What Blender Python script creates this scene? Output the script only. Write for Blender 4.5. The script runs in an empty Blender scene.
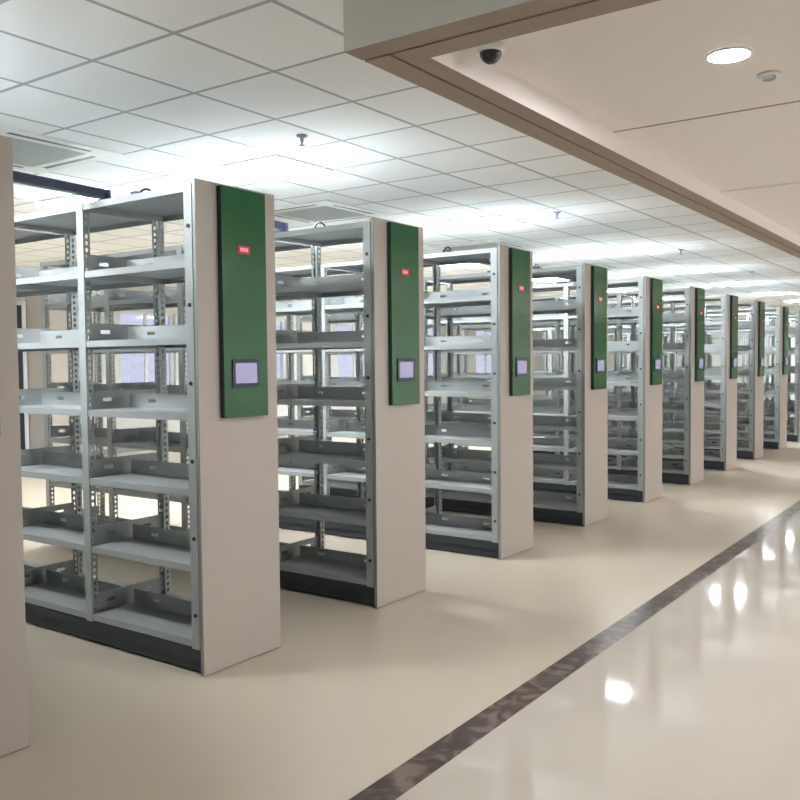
import bpy, math
from mathutils import Matrix, Vector
from math import sin, cos, pi
S = bpy.context.scene
COL = S.collection

# ------------------------------------------------------------------ helpers
def lin(c): c /= 255.0; return c/12.92 if c <= .04045 else ((c+.055)/1.055)**2.4
def rgb(r, g, b): return (lin(r), lin(g), lin(b), 1)

def mat(name, col, rough=.5, metal=0., spec=.5, emit=None, strength=0., coat=0., bump=0., bscale=40., var=0., vscale=3.):
    m = bpy.data.materials.new(name); m.use_nodes = True
    nt = m.node_tree; b = nt.nodes['Principled BSDF']
    b.inputs['Base Color'].default_value = col
    b.inputs['Roughness'].default_value = rough
    b.inputs['Metallic'].default_value = metal
    b.inputs['Specular IOR Level'].default_value = spec
    b.inputs['Coat Weight'].default_value = coat
    b.inputs['Coat Roughness'].default_value = .08
    if emit:
        b.inputs['Emission Color'].default_value = emit
        b.inputs['Emission Strength'].default_value = strength
    if bump or var:
        tc = nt.nodes.new('ShaderNodeTexCoord')
        if var:
            n = nt.nodes.new('ShaderNodeTexNoise'); n.inputs['Scale'].default_value = vscale; n.inputs['Detail'].default_value = 4
            nt.links.new(tc.outputs['Object'], n.inputs['Vector'])
            mr = nt.nodes.new('ShaderNodeMapRange'); mr.inputs['To Min'].default_value = 1-var; mr.inputs['To Max'].default_value = 1+var
            nt.links.new(n.outputs['Fac'], mr.inputs['Value'])
            mx = nt.nodes.new('ShaderNodeVectorMath'); mx.operation = 'SCALE'; mx.inputs[0].default_value = col[:3]
            nt.links.new(mr.outputs['Result'], mx.inputs['Scale']); nt.links.new(mx.outputs['Vector'], b.inputs['Base Color'])
        if bump:
            n2 = nt.nodes.new('ShaderNodeTexNoise'); n2.inputs['Scale'].default_value = bscale; n2.inputs['Detail'].default_value = 3
            nt.links.new(tc.outputs['Object'], n2.inputs['Vector'])
            bp = nt.nodes.new('ShaderNodeBump'); bp.inputs['Strength'].default_value = bump; bp.inputs['Distance'].default_value = .01
            nt.links.new(n2.outputs['Fac'], bp.inputs['Height']); nt.links.new(bp.outputs['Normal'], b.inputs['Normal'])
    return m

class MB:
    """collects shapes into one mesh"""
    def __init__(s): s.v = []; s.f = []; s.m = []; s.smooth = []
    def add(s, vs, fs, mi=0, sm=False):
        o = len(s.v); s.v += [tuple(p) for p in vs]
        for f in fs: s.f.append([o+i for i in f]); s.m.append(mi); s.smooth.append(sm)
    def box(s, x0, x1, y0, y1, z0, z1, mi=0, faces=None):
        # face order: bottom, top, -y, +y, -x, +x ; mi may be a list of six
        vs = [(x0,y0,z0),(x1,y0,z0),(x1,y1,z0),(x0,y1,z0),(x0,y0,z1),(x1,y0,z1),(x1,y1,z1),(x0,y1,z1)]
        fs = [(0,3,2,1),(4,5,6,7),(0,1,5,4),(2,3,7,6),(3,0,4,7),(1,2,6,5)]
        for i, f in enumerate(fs):
            o = len(s.v)
            if i == 0: s.v += vs; base = o
            s.f.append([base+k for k in f]); s.m.append(mi[i] if isinstance(mi, (list, tuple)) else mi); s.smooth.append(False)
    def cyl(s, c, r, h, n=24, axis=2, mi=0, r2=None, sm=True):
        r2 = r if r2 is None else r2
        ax = [(0,1,2),(1,2,0),(2,0,1)][{2:0,0:1,1:2}[axis]]
        def P(a, rr, hh):
            q = [0,0,0]; u, v, w = {2:(0,1,2),0:(1,2,0),1:(2,0,1)}[axis]
            q[u] = c[u]+rr*cos(a); q[v] = c[v]+rr*sin(a); q[w] = c[w]+hh; return q
        vs = [P(2*pi*i/n, r, 0) for i in range(n)]+[P(2*pi*i/n, r2, h) for i in range(n)]
        o = len(s.v); s.v += [tuple(p) for p in vs]
        for i in range(n):
            j = (i+1) % n; s.f.append([o+i, o+j, o+n+j, o+n+i]); s.m.append(mi); s.smooth.append(sm)
        s.f.append([o+i for i in range(n-1,-1,-1)]); s.m.append(mi); s.smooth.append(False)
        s.f.append([o+n+i for i in range(n)]); s.m.append(mi); s.smooth.append(False)
    def lathe(s, c, prof, n=28, mi=0):
        o = len(s.v)
        for r, z in prof:
            for i in range(n):
                a = 2*pi*i/n; s.v.append((c[0]+r*cos(a), c[1]+r*sin(a), c[2]+z))
        for k in range(len(prof)-1):
            for i in range(n):
                j = (i+1) % n
                s.f.append([o+k*n+i, o+k*n+j, o+(k+1)*n+j, o+(k+1)*n+i]); s.m.append(mi); s.smooth.append(True)
    def bar(s, a, b, w, h, mi=0):
        a, b = Vector(a), Vector(b); d = (b-a).normalized(); side = d.cross(Vector((0,0,1))).normalized()*w/2; up = Vector((0,0,h/2))
        vs = [a-side-up, a+side-up, a+side+up, a-side+up, b-side-up, b+side-up, b+side+up, b-side+up]
        s.add(vs, [(0,1,2,3),(7,6,5,4),(0,4,5,1),(1,5,6,2),(2,6,7,3),(3,7,4,0)], mi)
    def tube(s, pts, r, n=8, mi=0):
        o = len(s.v); pts = [Vector(p) for p in pts]
        for k, p in enumerate(pts):
            d = (pts[min(k+1,len(pts)-1)]-pts[max(k-1,0)]).normalized()
            u = d.orthogonal().normalized() if k == 0 else (u-d*u.dot(d)).normalized(); v = d.cross(u)
            for i in range(n):
                a = 2*pi*i/n; s.v.append(tuple(p+u*r*cos(a)+v*r*sin(a)))
        for k in range(len(pts)-1):
            for i in range(n):
                j = (i+1) % n; s.f.append([o+k*n+i,o+k*n+j,o+(k+1)*n+j,o+(k+1)*n+i]); s.m.append(mi); s.smooth.append(True)
        s.f.append([o+i for i in range(n-1,-1,-1)]); s.m.append(mi); s.smooth.append(False)
        s.f.append([o+(len(pts)-1)*n+i for i in range(n)]); s.m.append(mi); s.smooth.append(False)
    def build(s, name, mats, parent=None, loc=(0,0,0), bevel=0):
        me = bpy.data.meshes.new(name); me.from_pydata(s.v, [], s.f)
        for m in (mats if isinstance(mats, (list, tuple)) else [mats]): me.materials.append(m)
        me.polygons.foreach_set('material_index', s.m); me.polygons.foreach_set('use_smooth', s.smooth); me.update()
        o = bpy.data.objects.new(name, me); COL.objects.link(o); o.location = loc
        if parent: o.parent = parent
        if bevel:
            bv = o.modifiers.new('bevel', 'BEVEL'); bv.width = bevel; bv.segments = 2; bv.limit_method = 'ANGLE'
        return o

def empty(name, loc): o = bpy.data.objects.new(name, None); COL.objects.link(o); o.location = loc; o.empty_display_size = .1; return o
def tag(o, label, cat, group=None):
    o['label'] = label; o['category'] = cat
    if group: o['group'] = group
    return o
def struct(o): o['kind'] = 'structure'; return o
def inst(o, parent, loc, name=None):                       # linked copy of one object (shared mesh)
    c = o.copy(); COL.objects.link(c); c.parent = parent; c.location = loc; return c
def copy_tree(root, loc):
    r = root.copy(); COL.objects.link(r); r.location = loc
    for ch in root.children:
        c = ch.copy(); COL.objects.link(c); c.parent = r
        for g in ch.children:
            d = g.copy(); COL.objects.link(d); d.parent = c
    return r

# ------------------------------------------------------------------ numbers
CAMH = 1.5189; YF = 3.1882; W = .5415; H = 2.4; HC = 2.9306; TX = .6115; TY = .5671; OX = 3.7613; OY = 2.9565
NR = 13
RX = [1.3836, 2.8428] + [4.2483+1.5833*i for i in range(NR-2)]
BAYS = 4; BP = .852; PW = .055; Y1 = .027             # y of first post, relative to the end-panel face
BACK = 12.6; XR = 25.0; XL = -3.0; YFR = -3.2
ZB = 2.60; ZC = 2.70

# ------------------------------------------------------------------ materials
M_metal = mat('pale_grey_powder_coated_steel', rgb(164,169,169), rough=.42, metal=.15, var=.03, vscale=6)
M_post = mat('grey_post_steel', rgb(168,174,174), rough=.4, metal=.2)
M_bolt = mat('dark_bolt', rgb(60,60,66), rough=.4, metal=.6)
M_side = mat('grey_cover_side', rgb(146,150,151), rough=.4, metal=.2)
M_cream = mat('cream_painted_panel', rgb(188,181,174), rough=.45, var=.02, vscale=2)
M_base = mat('charcoal_base', rgb(48,54,62), rough=.5)
M_green = mat('glossy_green_panel', rgb(24,96,54), rough=.15, spec=.5, coat=.0)
M_dkgreen = mat('dark_green_edge', rgb(20,50,45), rough=.4)
M_bezel = mat('screen_bezel', rgb(38,58,78), rough=.3)
M_screen = mat('lit_touch_screen', rgb(120,120,150), rough=.2, emit=rgb(186,184,222), strength=.08)
M_red = mat('red_display', rgb(150,25,35), rough=.3, emit=rgb(200,30,50), strength=.06)
M_pink = mat('pink_digits', rgb(240,150,170), rough=.3, emit=rgb(255,170,190), strength=.08)
M_navy = mat('dark_navy_cable_channel', rgb(66,76,100), rough=.5)
M_corr = mat('warm_plaster', rgb(236,231,227), rough=.75, bump=.05, bscale=30)
M_brown = mat('brown_soffit_board', rgb(160,144,132), rough=.6, var=.05, vscale=8)
M_slot = mat('dark_slot', rgb(60,48,42), rough=.8)
M_wall = mat('off_white_wall', rgb(206,207,203), rough=.8, bump=.04)
M_white = mat('white_plastic', rgb(228,230,228), rough=.4)
M_acgrey = mat('grey_intake_grille', rgb(196,200,196), rough=.6)
M_dark = mat('dark_glossy_dome', rgb(45,48,58), rough=.15, coat=.5)
M_sprk = mat('sprinkler_metal', rgb(150,155,165), rough=.3, metal=.8)
M_frame = mat('white_window_frame', rgb(225,226,228), rough=.4)
M_door = mat('dark_door', rgb(46,52,62), rough=.35)
M_light = mat('lit_ceiling_diffuser', rgb(255,255,255), rough=.5, emit=(.92,.965,1,1), strength=19)
M_down = mat('lit_downlight', rgb(255,255,255), rough=.5, emit=(.96,.97,1,1), strength=104)

def floor_mat(name, col, rough, coat):
    m = mat(name, col, rough=rough, var=.035, vscale=1.3, coat=coat); return m
M_floor = floor_mat('beige_epoxy_floor', rgb(200,188,171), .34, 0.)
M_floor2 = floor_mat('polished_beige_stone_floor', rgb(198,189,178), .055, 0.)

def marble():
    m = bpy.data.materials.new('dark_brown_marble'); m.use_nodes = True; nt = m.node_tree; b = nt.nodes['Principled BSDF']
    tc = nt.nodes.new('ShaderNodeTexCoord'); n = nt.nodes.new('ShaderNodeTexNoise'); n.inputs['Scale'].default_value = 8; n.inputs['Detail'].default_value = 8; n.inputs['Distortion'].default_value = 1.2
    r = nt.nodes.new('ShaderNodeValToRGB'); e = r.color_ramp.elements
    e[0].position = .32; e[0].color = rgb(58,48,44); e[1].position = .62; e[1].color = rgb(126,112,104)
    x = e.new(.5); x.color = rgb(84,70,64)
    nt.links.new(tc.outputs['Object'], n.inputs['Vector']); nt.links.new(n.outputs['Fac'], r.inputs['Fac']); nt.links.new(r.outputs['Color'], b.inputs['Base Color'])
    b.inputs['Roughness'].default_value = .28; b.inputs['Specular IOR Level'].default_value = .35; return m
M_marble = marble()

def tile_ceiling():
    m = bpy.data.materials.new('mineral_tile_ceiling'); m.use_nodes = True; nt = m.node_tree; b = nt.nodes['Principled BSDF']
    L = nt.links.new; N = nt.nodes.new
    tc = N('ShaderNodeTexCoord'); sp = N('ShaderNodeSeparateXYZ'); L(tc.outputs['Object'], sp.inputs['Vector'])
    def line(out, off, t, w):
        a = N('ShaderNodeMath'); a.operation = 'SUBTRACT'; L(out, a.inputs[0]); a.inputs[1].default_value = off-100*t
        d = N('ShaderNodeMath'); d.operation = 'DIVIDE'; L(a.outputs[0], d.inputs[0]); d.inputs[1].default_value = t
        f = N('ShaderNodeMath'); f.operation = 'FRACT'; L(d.outputs[0], f.inputs[0])
        s = N('ShaderNodeMath'); s.operation = 'SUBTRACT'; L(f.outputs[0], s.inputs[0]); s.inputs[1].default_value = .5
        ab = N('ShaderNodeMath'); ab.operation = 'ABSOLUTE'; L(s.outputs[0], ab.inputs[0])
        g = N('ShaderNodeMath'); g.operation = 'GREATER_THAN'; L(ab.outputs[0], g.inputs[0]); g.inputs[1].default_value = .5-w/2/t
        return g, d
    gx, dx = line(sp.outputs['X'], OX, TX, .024); gy, dy = line(sp.outputs['Y'], OY, TY, .024)
    mx = N('ShaderNodeMath'); mx.operation = 'MAXIMUM'; L(gx.outputs[0], mx.inputs[0]); L(gy.outputs[0], mx.inputs[1])
    # small tone change from tile to tile
    fl = []
    for d in (dx, dy):
        q = N('ShaderNodeMath'); q.operation = 'FLOOR'; L(d.outputs[0], q.inputs[0]); fl.append(q)
    cb = N('ShaderNodeCombineXYZ'); L(fl[0].outputs[0], cb.inputs[0]); L(fl[1].outputs[0], cb.inputs[1])
    wn = N('ShaderNodeTexWhiteNoise'); L(cb.outputs[0], wn.inputs['Vector'])
    mr = N('ShaderNodeMapRange'); L(wn.outputs['Value'], mr.inputs['Value']); mr.inputs['To Min'].default_value = .94; mr.inputs['To Max'].default_value = 1.03
    sc = N('ShaderNodeVectorMath'); sc.operation = 'SCALE'; sc.inputs[0].default_value = rgb(246,248,248)[:3]; L(mr.outputs[0], sc.inputs['Scale'])
    mix = N('ShaderNodeMix'); mix.data_type = 'RGBA'; L(mx.outputs[0], mix.inputs['Factor']); L(sc.outputs[0], mix.inputs['A']); mix.inputs['B'].default_value = rgb(178,183,184)
    L(mix.outputs['Result'], b.inputs['Base Color']); b.inputs['Roughness'].default_value = .8
    n = N('ShaderNodeTexNoise'); n.inputs['Scale'].default_value = 120; L(tc.outputs['Object'], n.inputs['Vector'])
    bp = N('ShaderNodeBump'); bp.inputs['Strength'].default_value = .1; bp.inputs['Distance'].default_value = .003; L(n.outputs['Fac'], bp.inputs['Height']); L(bp.outputs[0], b.inputs['Normal'])
    return m
M_tile = tile_ceiling()

def glass():
    m = bpy.data.materials.new('window_glass'); m.use_nodes = True; nt = m.node_tree; nt.nodes.clear()
    o = nt.nodes.new('ShaderNodeOutputMaterial'); mx = nt.nodes.new('ShaderNodeMixShader'); t = nt.nodes.new('ShaderNodeBsdfTransparent'); g = nt.nodes.new('ShaderNodeBsdfGlossy')
    g.inputs['Roughness'].default_value = .02; mx.inputs[0].default_value = .08; t.inputs['Color'].default_value = (.9,.92,.97,1)
    nt.links.new(t.outputs[0], mx.inputs[1]); nt.links.new(g.outputs[0], mx.inputs[2]); nt.links.new(mx.outputs[0], o.inputs['Surface']); return m
M_glass = glass()

# ------------------------------------------------------------------ the setting
def sbox(name, args, m, mi=0):
    b = MB()
    for a in (args if isinstance(args, list) else [args]): b.box(*a[:6], a[6] if len(a) > 6 else mi)
    return struct(b.build(name, m))
sbox('floor', (XL, XR, 1.87, BACK, -.1, 0), M_floor)
sbox('floor', (XL, XR, YFR, 1.735, -.1, 0), M_floor2)
sbox('trim_1', (XL, XR, 1.735, 1.87, -.1, 0), M_marble)
# room ceiling of mineral tiles (also over the part left of the cross beam)
sbox('ceiling', [(XL, XR, 1.93, BACK, HC, HC+.1), (XL, 2.41, YFR, 1.93, HC, HC+.1)], M_tile)
sbox('ceiling', (2.64, XR, YFR, 1.72, ZC, HC+.1), M_corr)
# soffit beams with a dark shutter slot
sbox('trim_2', [(2.64, XR, 1.72, 1.810, ZB, HC+.1, [0,0,2,0,0,0]), (2.53, XR, 1.824, 1.93, ZB, HC+.1, [0,0,0,3,0,0]), (2.53, XR, 1.810, 1.824, ZB+.04, HC+.1, 1)], [M_brown, M_slot, M_corr, M_wall])
sbox('trim_3', [(2.41, 2.515, YFR, 1.93, ZB, HC+.1, [0,0,0,0,2,0]), (2.53, 2.64, YFR, 1.810, ZB, HC+.1, [0,0,0,0,0,2]), (2.515, 2.53, YFR, 1.93, ZB+.04, HC+.1, 1)], [M_brown, M_slot, M_wall])
# shadow joints in the corridor plaster
sbox('trim_4', (4.365, 4.378, YFR, 1.72, ZC-.003, ZC), mat('joint_grey', rgb(168,156,148), rough=.8))
sbox('trim_5', (6.35, 6.75, YFR, 1.72, ZC-.010, ZC), M_corr)
sbox('wall_left', (XL-.1, XL, YFR, BACK, -.1, HC+.1), M_wall)
sbox('wall_right', (XR, XR+.1, YFR, BACK, -.1, HC+.1), M_wall)
sbox('wall_front', (XL-.1, XR+.1, YFR-.1, YFR, -.1, HC+.1), M_corr)
# back wall with window openings
wins = [(9.5, 10.7), (12.3, 13.7), (15.4, 16.8), (18.5, 19.9), (21.6, 23.0)]
WZ0, WZ1 = .95, 2.45
segs = []; x = XL-.1
for a, b_ in wins:
    segs.append((x, a, BACK, BACK+.2, -.1, HC+.1)); segs.append((a, b_, BACK, BACK+.2, -.1, WZ0)); segs.append((a, b_, BACK, BACK+.2, WZ1, HC+.1)); x = b_
segs.append((x, XR+.1, BACK, BACK+.2, -.1, HC+.1))
sbox('wall_back', segs, M_wall)
for i, (a, b_) in enumerate(wins):
    f = MB(); t = .05; y0, y1 = BACK+.06, BACK+.12; m_ = (a+b_)/2
    for q in [(a, a+t), (b_-t, b_), (m_-t/2, m_+t/2)]: f.box(q[0], q[1], y0, y1, WZ0, WZ1)
    for p0, p1 in [(a+t, m_-t/2), (m_+t/2, b_-t)]:
        for z in [(WZ0, WZ0+t), (WZ1-t, WZ1), (1.95, 1.95+t*.7)]: f.box(p0, p1, y0+.005, y1-.005, *z)
    fo = struct(f.build('window_%d' % (i+1), M_frame))
    p = MB(); p.box(a+t, b_-t, BACK+.085, BACK+.091, WZ0+t, WZ1-t); p.build('pane', M_glass, fo)
# door and pillar glimpsed through the left-most shelves
d = MB(); d.box(6.85, 7.65, BACK-.05, BACK, 0, 2.45, 0); d.box(6.79, 6.85, BACK-.07, BACK, 0, 2.51, 1); d.box(7.65, 7.71, BACK-.07, BACK, 0, 2.51, 1); d.box(6.85, 7.65, BACK-.07, BACK, 2.45, 2.51, 1)
do = struct(d.build('door_1', [M_door, M_frame])); h = MB(); h.cyl((6.94, BACK-.1, 1.05), .012, .05, 12, axis=1); h.box(6.9, 7.04, BACK-.115, BACK-.1, 1.04, 1.06); h.build('door_handle', M_sprk, do)
sbox('trim_6', (7.74, 8.06, 12.0, BACK, 0, HC), M_cream)
sbox('baseboard_back', (8.06, XR, BACK-.015, BACK, 0, .09), M_side)

# ------------------------------------------------------------------ mobile shelving rack
LIPS = [.135+.37*i for i in range(6)]; TOPZ = 2.345; LH = .034
def make_rack():
    R = empty('mobile_shelving_rack', (0, 0, 0))
    yp = [Y1+BP*i for i in range(BAYS+1)]; yend = yp[-1]+PW
    # base carriage
    b = MB(); b.box(.02, W-.02, .035, yend-.005, .012, .07); b.box(.006, W-.006, .03, yend, .075, .128); b.box(.03, W-.03, .04, yend-.01, .07, .075)
    for y in yp:
        for xx in (.09, W-.09): b.cyl((xx-.02, min(max(y, .12), yend-.12), .035), .035, .04, 16, axis=0)
    b.build('base_carriage', M_base, R)
    # end panel : cream face, grey returns
    e = MB(); e.box(0, W, 0, .022, .004, H, [1,1,0,1,1,1])
    e.box(.004, W-.004, .022, .026, .01, H-.01, 1)
    e.build('end_panel', [M_cream, M_side], R, bevel=.003)
    # control panel
    c = MB(); c.box(.137, .442, -.03, 0, 1.252, 2.385, [1,1,0,1,1,1])
    cp = c.build('control_panel', [M_green, M_dkgreen], R, bevel=.002)
    cp['label'] = 'glossy green control panel'
    s = MB(); s.box(.190, .372, -.037, -.03, 1.400, 1.542, 0); s.box(.208, .356, -.0385, -.037, 1.422, 1.522, 1); s.build('touch_screen', [M_bezel, M_screen], cp)
    s = MB(); s.box(.243, .323, -.034, -.03, 2.066, 2.106, 0)
    for k in range(4): s.box(.257+k*.014, .267+k*.014, -.0352, -.034, 2.077, 2.096, 1)
    s.build('red_display', [M_red, M_pink], cp)
    # upright posts : channels with punched sides
    p = MB(); D = .042; z0, z1 = .128, TOPZ+LH
    p.box(0, .002, 0, PW, z0, z1)                        # front web
    for yy in (0, PW-.002):
        p.box(.002, .014, yy, yy+.002, z0, z1); p.box(.030, D, yy, yy+.002, z0, z1)
        z = z0
        while z < z1-.03:
            p.box(.014, .030, yy, yy+.002, z, z+.016); z += .036
        p.box(.014, .030, yy, yy+.002, z, z1)
    p.box(D-.002, D, .002, .014, z0, z1); p.box(D-.002, D, PW-.014, PW-.002, z0, z1)
    pf = p.build('upright_post', M_post, R, (0, yp[0], 0))
    # the end post carries the visible bolts
    pb = MB(); pb.v = list(p.v); pb.f = list(p.f); pb.m = list(p.m); pb.smooth = list(p.smooth)
    for z in [.295+.377*i for i in range(6)]: pb.cyl((-.006, PW*.45, z), .010, .0065, 10, axis=0, mi=1)
    pe = pb.build('upright_post', [M_post, M_bolt], R, (0, yp[0], 0)); bpy.data.objects.remove(pf)
    pf = p.build('upright_post', M_post, R, (0, yp[1], 0))
    for y in yp[2:]: inst(pf, R, (0, y, 0))
    q = MB(); q.m = list(p.m); q.smooth = list(p.smooth); q.v = [(-a, b2, c2) for a, b2, c2 in p.v]; q.f = [f[::-1] for f in p.f]
    pr = q.build('upright_post', M_post, R, (W, yp[0], 0))
    for y in yp[1:]: inst(pr, R, (W, y, 0))
    # side plates with slots, joining front and rear post at every shelf
    s = MB(); h = .095; t = .003; xa, xb = D+.001, W-D-.001
    def slotted(b, lo, hi, h, cents, along):
        sl = .03; za, zb = h*.40, h*.62
        def bx(u0, u1, z0, z1):
            if along == 'x': b.box(u0, u1, 0, t, z0, z1)
            else: b.box(0, t, u0, u1, z0, z1)
        bx(lo, hi, 0, za); bx(lo, hi, zb, h); u = lo
        for c_ in cents: bx(u, c_-sl, za, zb); u = c_+sl
        bx(u, hi, za, zb)
        # folded top edge
        if along == 'x': b.box(lo, hi, t, .012, h-.003, h)
        else: b.box(t, .012, lo, hi, h-.003, h)
    slotted(s, xa, xb, h, [W*.27, W*.73], 'x')
    sp = s.build('side_plate', M_metal, R, (0, yp[0]+PW*.5, LIPS[0]+LH+.002)); first = True
    for y in yp:
        for z in LIPS:
            if first: first = False; continue
            inst(sp, R, (0, y+PW*.5, z+LH+.002))
    # shelves, each with a centre back stop ; sheet with folded lips
    wy = BP-PW-.004
    def shelf_mb(lh):
        s = MB(); s.box(.004, W-.004, 0, wy, lh-.002, lh)
        s.box(.004, .006, 0, wy, 0, lh-.002); s.box(W-.006, W-.004, 0, wy, 0, lh-.002)
        s.box(.006, .018, 0, wy, 0, .002); s.box(W-.018, W-.006, 0, wy, 0, .002)
        s.box(.006, W-.006, 0, .002, .002, lh-.002); s.box(.006, W-.006, wy-.002, wy, .002, lh-.002)
        return s
    st = MB(); slotted(st, .004, wy-.004, .08, [wy*.25, wy*.75], 'y')
    s0 = b0 = None
    for i in range(BAYS):
        for z in LIPS:
            loc = (0, yp[i]+PW+.002, z)
            if s0 is None:
                s0 = shelf_mb(LH).build('shelf', M_metal, R, loc); b0 = st.build('back_stop', M_metal, s0, (W/2, 0, LH))
            else: inst(b0, inst(s0, R, loc), (W/2, 0, LH))
    t0 = None
    for i in range(BAYS):
        loc = (0, yp[i]+PW+.002, TOPZ)
        if t0 is None: t0 = shelf_mb(LH).build('top_panel', M_metal, R, loc)
        else: inst(t0, R, loc)
    return R
rack = make_rack()
RL = ['mobile rack cut off by the left edge, only a strip of its cream panel showing',
 'largest mobile shelving rack, with green control panel, its shelves filling the left of the photo',
 'second largest green-panelled mobile rack, standing right behind the largest one',
 'third mobile rack with a green control panel, counted from the largest rack at left',
 'fourth mobile rack with a green control panel, counted from the largest rack at left',
 'fifth mobile rack with a green control panel, counted from the largest rack at left',
 'sixth green-panelled mobile rack counted from the largest, right of the photo middle',
 'seventh green-panelled mobile rack counted from the largest, in the distant right part',
 'eighth green-panelled mobile rack counted from the largest, narrow and far away',
 'ninth mobile rack counted from the largest, last one seen whole beside the right edge',
 'tenth mobile rack counted from the largest, cut off by the right edge of the photo',
 'eleventh mobile rack from the largest, glimpsed only through the shelves of nearer racks',
 'furthest mobile rack of the row, glimpsed only through the shelves of nearer racks']
DX = {9: .12, 10: .12, 11: .12, 12: .12}
for i, x in enumerate(RX):
    r = rack if i == 0 else copy_tree(rack, (0, 0, 0))
    r.location = (x+DX.get(i, 0), YF, 0)
    tag(r, RL[i], 'shelving rack', 'mobile archive racks standing in a row')

# ------------------------------------------------------------------ folding cable arms over the aisles
def make_arm():
    A = empty('cable_arm', (0, 0, 0))
    b = MB(); b.bar((-1.28, -.12, .038), (-.01, -.02, .038), .05, .045); b.build('link', M_navy, A)
    b = MB(); b.cyl((.02, -.02, .0), .03, .06, 16); b.bar((.02, -.02, .01), (.06, .12, .01), .04, .02); b.build('elbow', M_navy, A)
    b = MB(); b.box(-.02, .10, .10, .19, -.02, .004); b.build('bracket', M_bolt, A)
    b = MB(); b.tube([(.08+.045*cos(a)*1.0, -.30+.02*a/pi, .0+.045*sin(a)) for a in [pi*k/10 for k in range(0, 11)]], .006); b.build('cable_loop', M_bolt, A)
    return A
arm = make_arm()
names = ['largest', 'second largest', 'third', 'fourth', 'fifth', 'sixth', 'seventh']
for k in range(1, 6):
    a = arm if k == 1 else copy_tree(arm, (0, 0, 0)); a.location = (RX[k]+.105, 4.055, 2.40)
    tag(a, 'dark navy cable arm crossing the aisle onto the top of the %s rack' % names[k-1], 'cable arm', 'folding cable arms on the rack tops')

# ------------------------------------------------------------------ ceiling fixtures
def make_light():
    L = empty('ceiling_light', (0, 0, 0)); a, b_ = TX/2-.008, TY/2-.008
    f = MB(); w = .02
    f.box(-a, a, -b_, -b_+w, -.012, -.0005); f.box(-a, a, b_-w, b_, -.012, -.0005); f.box(-a, -a+w, -b_+w, b_-w, -.012, -.0005); f.box(a-w, a, -b_+w, b_-w, -.012, -.0005)
    f.build('frame', M_white, L)
    f = MB(); f.box(-a+w, a-w, -b_+w, b_-w, -.016, -.0005); f.build('diffuser', M_light, L, bevel=.005)
    return L
light = None
rowname = ['row nearest the corridor', 'second row from the corridor', 'far back row added to brighten the rear ceiling']
ordn = ['first', 'second', 'third', 'fourth', 'fifth', 'sixth', 'seventh', 'eighth']
for r_, j in enumerate((2, 6, 12)):  # the last row is added to lift and cool the dim rear ceiling
    for k in range(0, 8):
        cx = OX+TX*(1.5+5*(k-1)); cy = OY+TY*(j+.5)
        if cx > XR-.5 or (j == 12 and k not in (1, 4)) or (j == 6 and k == 7): continue
        if light is None: L = light = make_light()
        else: L = copy_tree(light, (0, 0, 0))
        L.location = (cx, cy, HC)
        tag(L, 'glowing square ceiling light, %s from the left in the %s' % (ordn[k], rowname[r_]), 'ceiling light', 'square lights in the tiled ceiling')

def make_ac():
    A = empty('ceiling_air_conditioner', (0, 0, 0)); P = .475
    f = MB(); s = .39; w = .022; L_ = .29
    # face plate with four slots left open
    f.box(-P, P, -P, -s-w, -.014, -.0005); f.box(-P, P, s+w, P, -.014, -.0005); f.box(-P, -s-w, -s-w, s+w, -.014, -.0005); f.box(s+w, P, -s-w, s+w, -.014, -.0005)
    f.box(-s+w, s-w, -s+w, s-w, -.014, -.0005)
    for sx in (-1, 1):
        for sy in (-1, 1):
            x0, x1 = sorted((sx*L_, sx*(s+w))); y0, y1 = sorted((sy*(s-w), sy*(s+w))); f.box(x0, x1, y0, y1, -.014, -.0005)
            x0, x1 = sorted((sx*(s-w), sx*(s+w))); y0, y1 = sorted((sy*L_, sy*(s-w))); f.box(x0, x1, y0, y1, -.014, -.0005)
    f.build('face_plate', M_white, A)
    f = MB()
    for sy in (-1, 1):
        f.box(-L_, L_, sy*s-w, sy*s+w, -.0128, -.001)
        f.box(sy*s-w, sy*s+w, -L_, L_, -.0128, -.001)
    f.build('air_slots', M_door, A)
    f = MB(); f.box(-.31, .31, -.31, .31, -.018, -.014)
    for k in range(24): y = -.30+.6*k/23; f.box(-.30, .30, y-.005, y+.005, -.021, -.018)
    f.build('intake_grille', M_acgrey, A)
    return A
ac = make_ac()
for k in range(5):
    a = ac if k == 0 else copy_tree(ac, (0, 0, 0)); a.location = (3.26+5*TX*k, 5.36, HC)
    tag(a, 'square white cassette air conditioner flush in the tiled ceiling, %s from the left' % ordn[k], 'air conditioner', 'cassette air conditioners in the tiled ceiling')

def sprinkler_mb():
    f = MB(); f.lathe((0,0,0), [(.0,-.0005),(.036,-.0005),(.032,-.012),(.012,-.014),(.012,-.035),(.008,-.04),(.005,-.06),(.022,-.062),(.022,-.066),(0,-.066)], 16); return f
sp = None
for i, (x, y) in enumerate([(4.12, 3.64), (7.67, 3.58), (11.23, 3.52), (14.8, 3.5), (6.2, 6.55), (4.1, 7.0)]):
    if sp is None: o = sp = sprinkler_mb().build('sprinkler_head', M_sprk)
    else: o = sp.copy(); COL.objects.link(o)
    o.location = (x, y, HC)
    tag(o, ['small pendant sprinkler under the tiled ceiling above the green panel of the largest rack',
            'small pendant sprinkler under the tiled ceiling above the fourth green panel',
            'small pendant sprinkler under the tiled ceiling above the sixth green panel',
            'small distant pendant sprinkler near the right edge under the tiled ceiling',
            'small pendant sprinkler just above the top of the largest rack, right of its middle post',
            'small pendant sprinkler just above the top of the largest rack, near the left edge'][i], 'sprinkler', 'sprinklers under the tiled ceiling')

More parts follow.
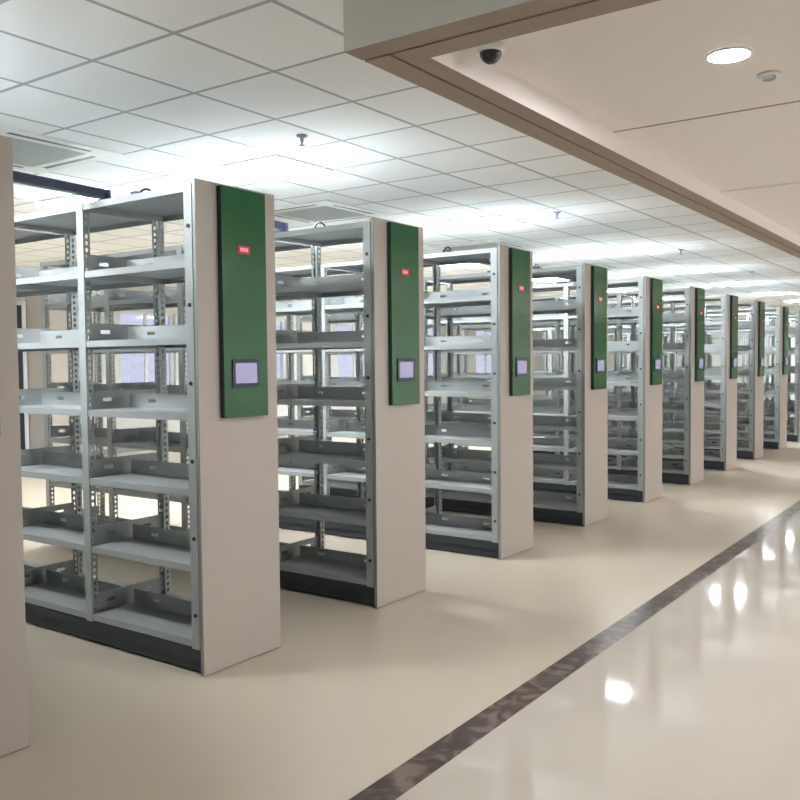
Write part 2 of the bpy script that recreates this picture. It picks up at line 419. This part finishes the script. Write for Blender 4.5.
# corridor fixtures
def make_down():
    D = empty('round_downlight', (0, 0, 0))
    f = MB(); f.lathe((0,0,0), [(.074,-.0005),(.088,-.0005),(.086,-.006),(.077,-.008),(.074,-.0005)], 40); f.build('trim_ring', M_white, D)
    f = MB(); f.cyl((0,0,-.007), .073, .0065, 40); f.build('diffuser', M_down, D); return D
dl = make_down(); spots = [(3.545, .93)]+[(x, -1.8) for x in (5.6, 7.2, 9.2, 10.6, 13.1, 14.3, 17.2, 18.4)]  # all after the first are added out of view to brighten the corridor
for i, (x, y) in enumerate(spots):
    D = dl if i == 0 else copy_tree(dl, (0, 0, 0)); D.location = (x, y, ZC)
    tag(D, 'round white glowing downlight in the plaster corridor ceiling at the upper right' if i == 0 else 'added round downlight to brighten the corridor, out of view beyond the right edge', 'downlight', 'corridor downlights')
D = empty('smoke_detector', (3.885, .858, ZC)); tag(D, 'small round white smoke detector on the plaster ceiling beside the downlight', 'smoke detector')
f = MB(); f.lathe((0,0,0), [(0,-.0005),(.046,-.0005),(.046,-.008),(.042,-.011),(0,-.011)], 28); f.build('base', M_corr, D)
f = MB(); f.lathe((0,0,-.011), [(.028,0),(.028,-.010),(.020,-.015),(0,-.015)], 24); f.build('sensor', M_side, D)
D = empty('ceiling_camera', (2.915, 1.63, ZC)); tag(D, 'dark dome security camera on the plaster ceiling in the corner of the brown beams', 'security camera')
f = MB(); f.lathe((0,0,0), [(0,-.0005),(.052,-.0005),(.052,-.018),(.046,-.024),(0,-.024)], 32); f.build('base', M_white, D)
f = MB(); f.lathe((0,0,-.024), [(.042*cos(a), -.042*sin(a)) for a in [k*pi/2/8 for k in range(9)]], 32); f.build('dome', M_dark, D)

# ------------------------------------------------------------------ daylight outside the windows
w = bpy.data.worlds.new('world'); S.world = w; w.use_nodes = True; bg = w.node_tree.nodes['Background']
bg.inputs['Color'].default_value = (.84, .86, 1, 1); bg.inputs['Strength'].default_value = .16

# ------------------------------------------------------------------ camera
F = 870.8913; yaw, pit, rol = .6155, .0433, -.0091
yaw, pit, rol = math.radians(35.264), math.radians(2.479), math.radians(-.524)
f = Vector((cos(yaw)*cos(pit), sin(yaw)*cos(pit), -sin(pit))); r = Vector((sin(yaw), -cos(yaw), 0)); u = r.cross(f)
r2 = r*cos(rol)+u*sin(rol); u2 = -r*sin(rol)+u*cos(rol)
cd = bpy.data.cameras.new('camera'); cam = bpy.data.objects.new('camera', cd); COL.objects.link(cam)
cam.matrix_world = Matrix(((r2.x, u2.x, -f.x, 0), (r2.y, u2.y, -f.y, 0), (r2.z, u2.z, -f.z, CAMH), (0, 0, 0, 1)))
cd.sensor_width = 36; cd.lens = F/800*36; cd.clip_start = .05; cd.clip_end = 100; S.camera = cam

S.view_settings.view_transform = 'Standard'; S.view_settings.look = 'None'; S.view_settings.exposure = 2.6; S.view_settings.gamma = 1; S.view_settings.use_curve_mapping = False
S.cycles.max_bounces = 12; S.cycles.diffuse_bounces = 8; S.cycles.use_denoising = True
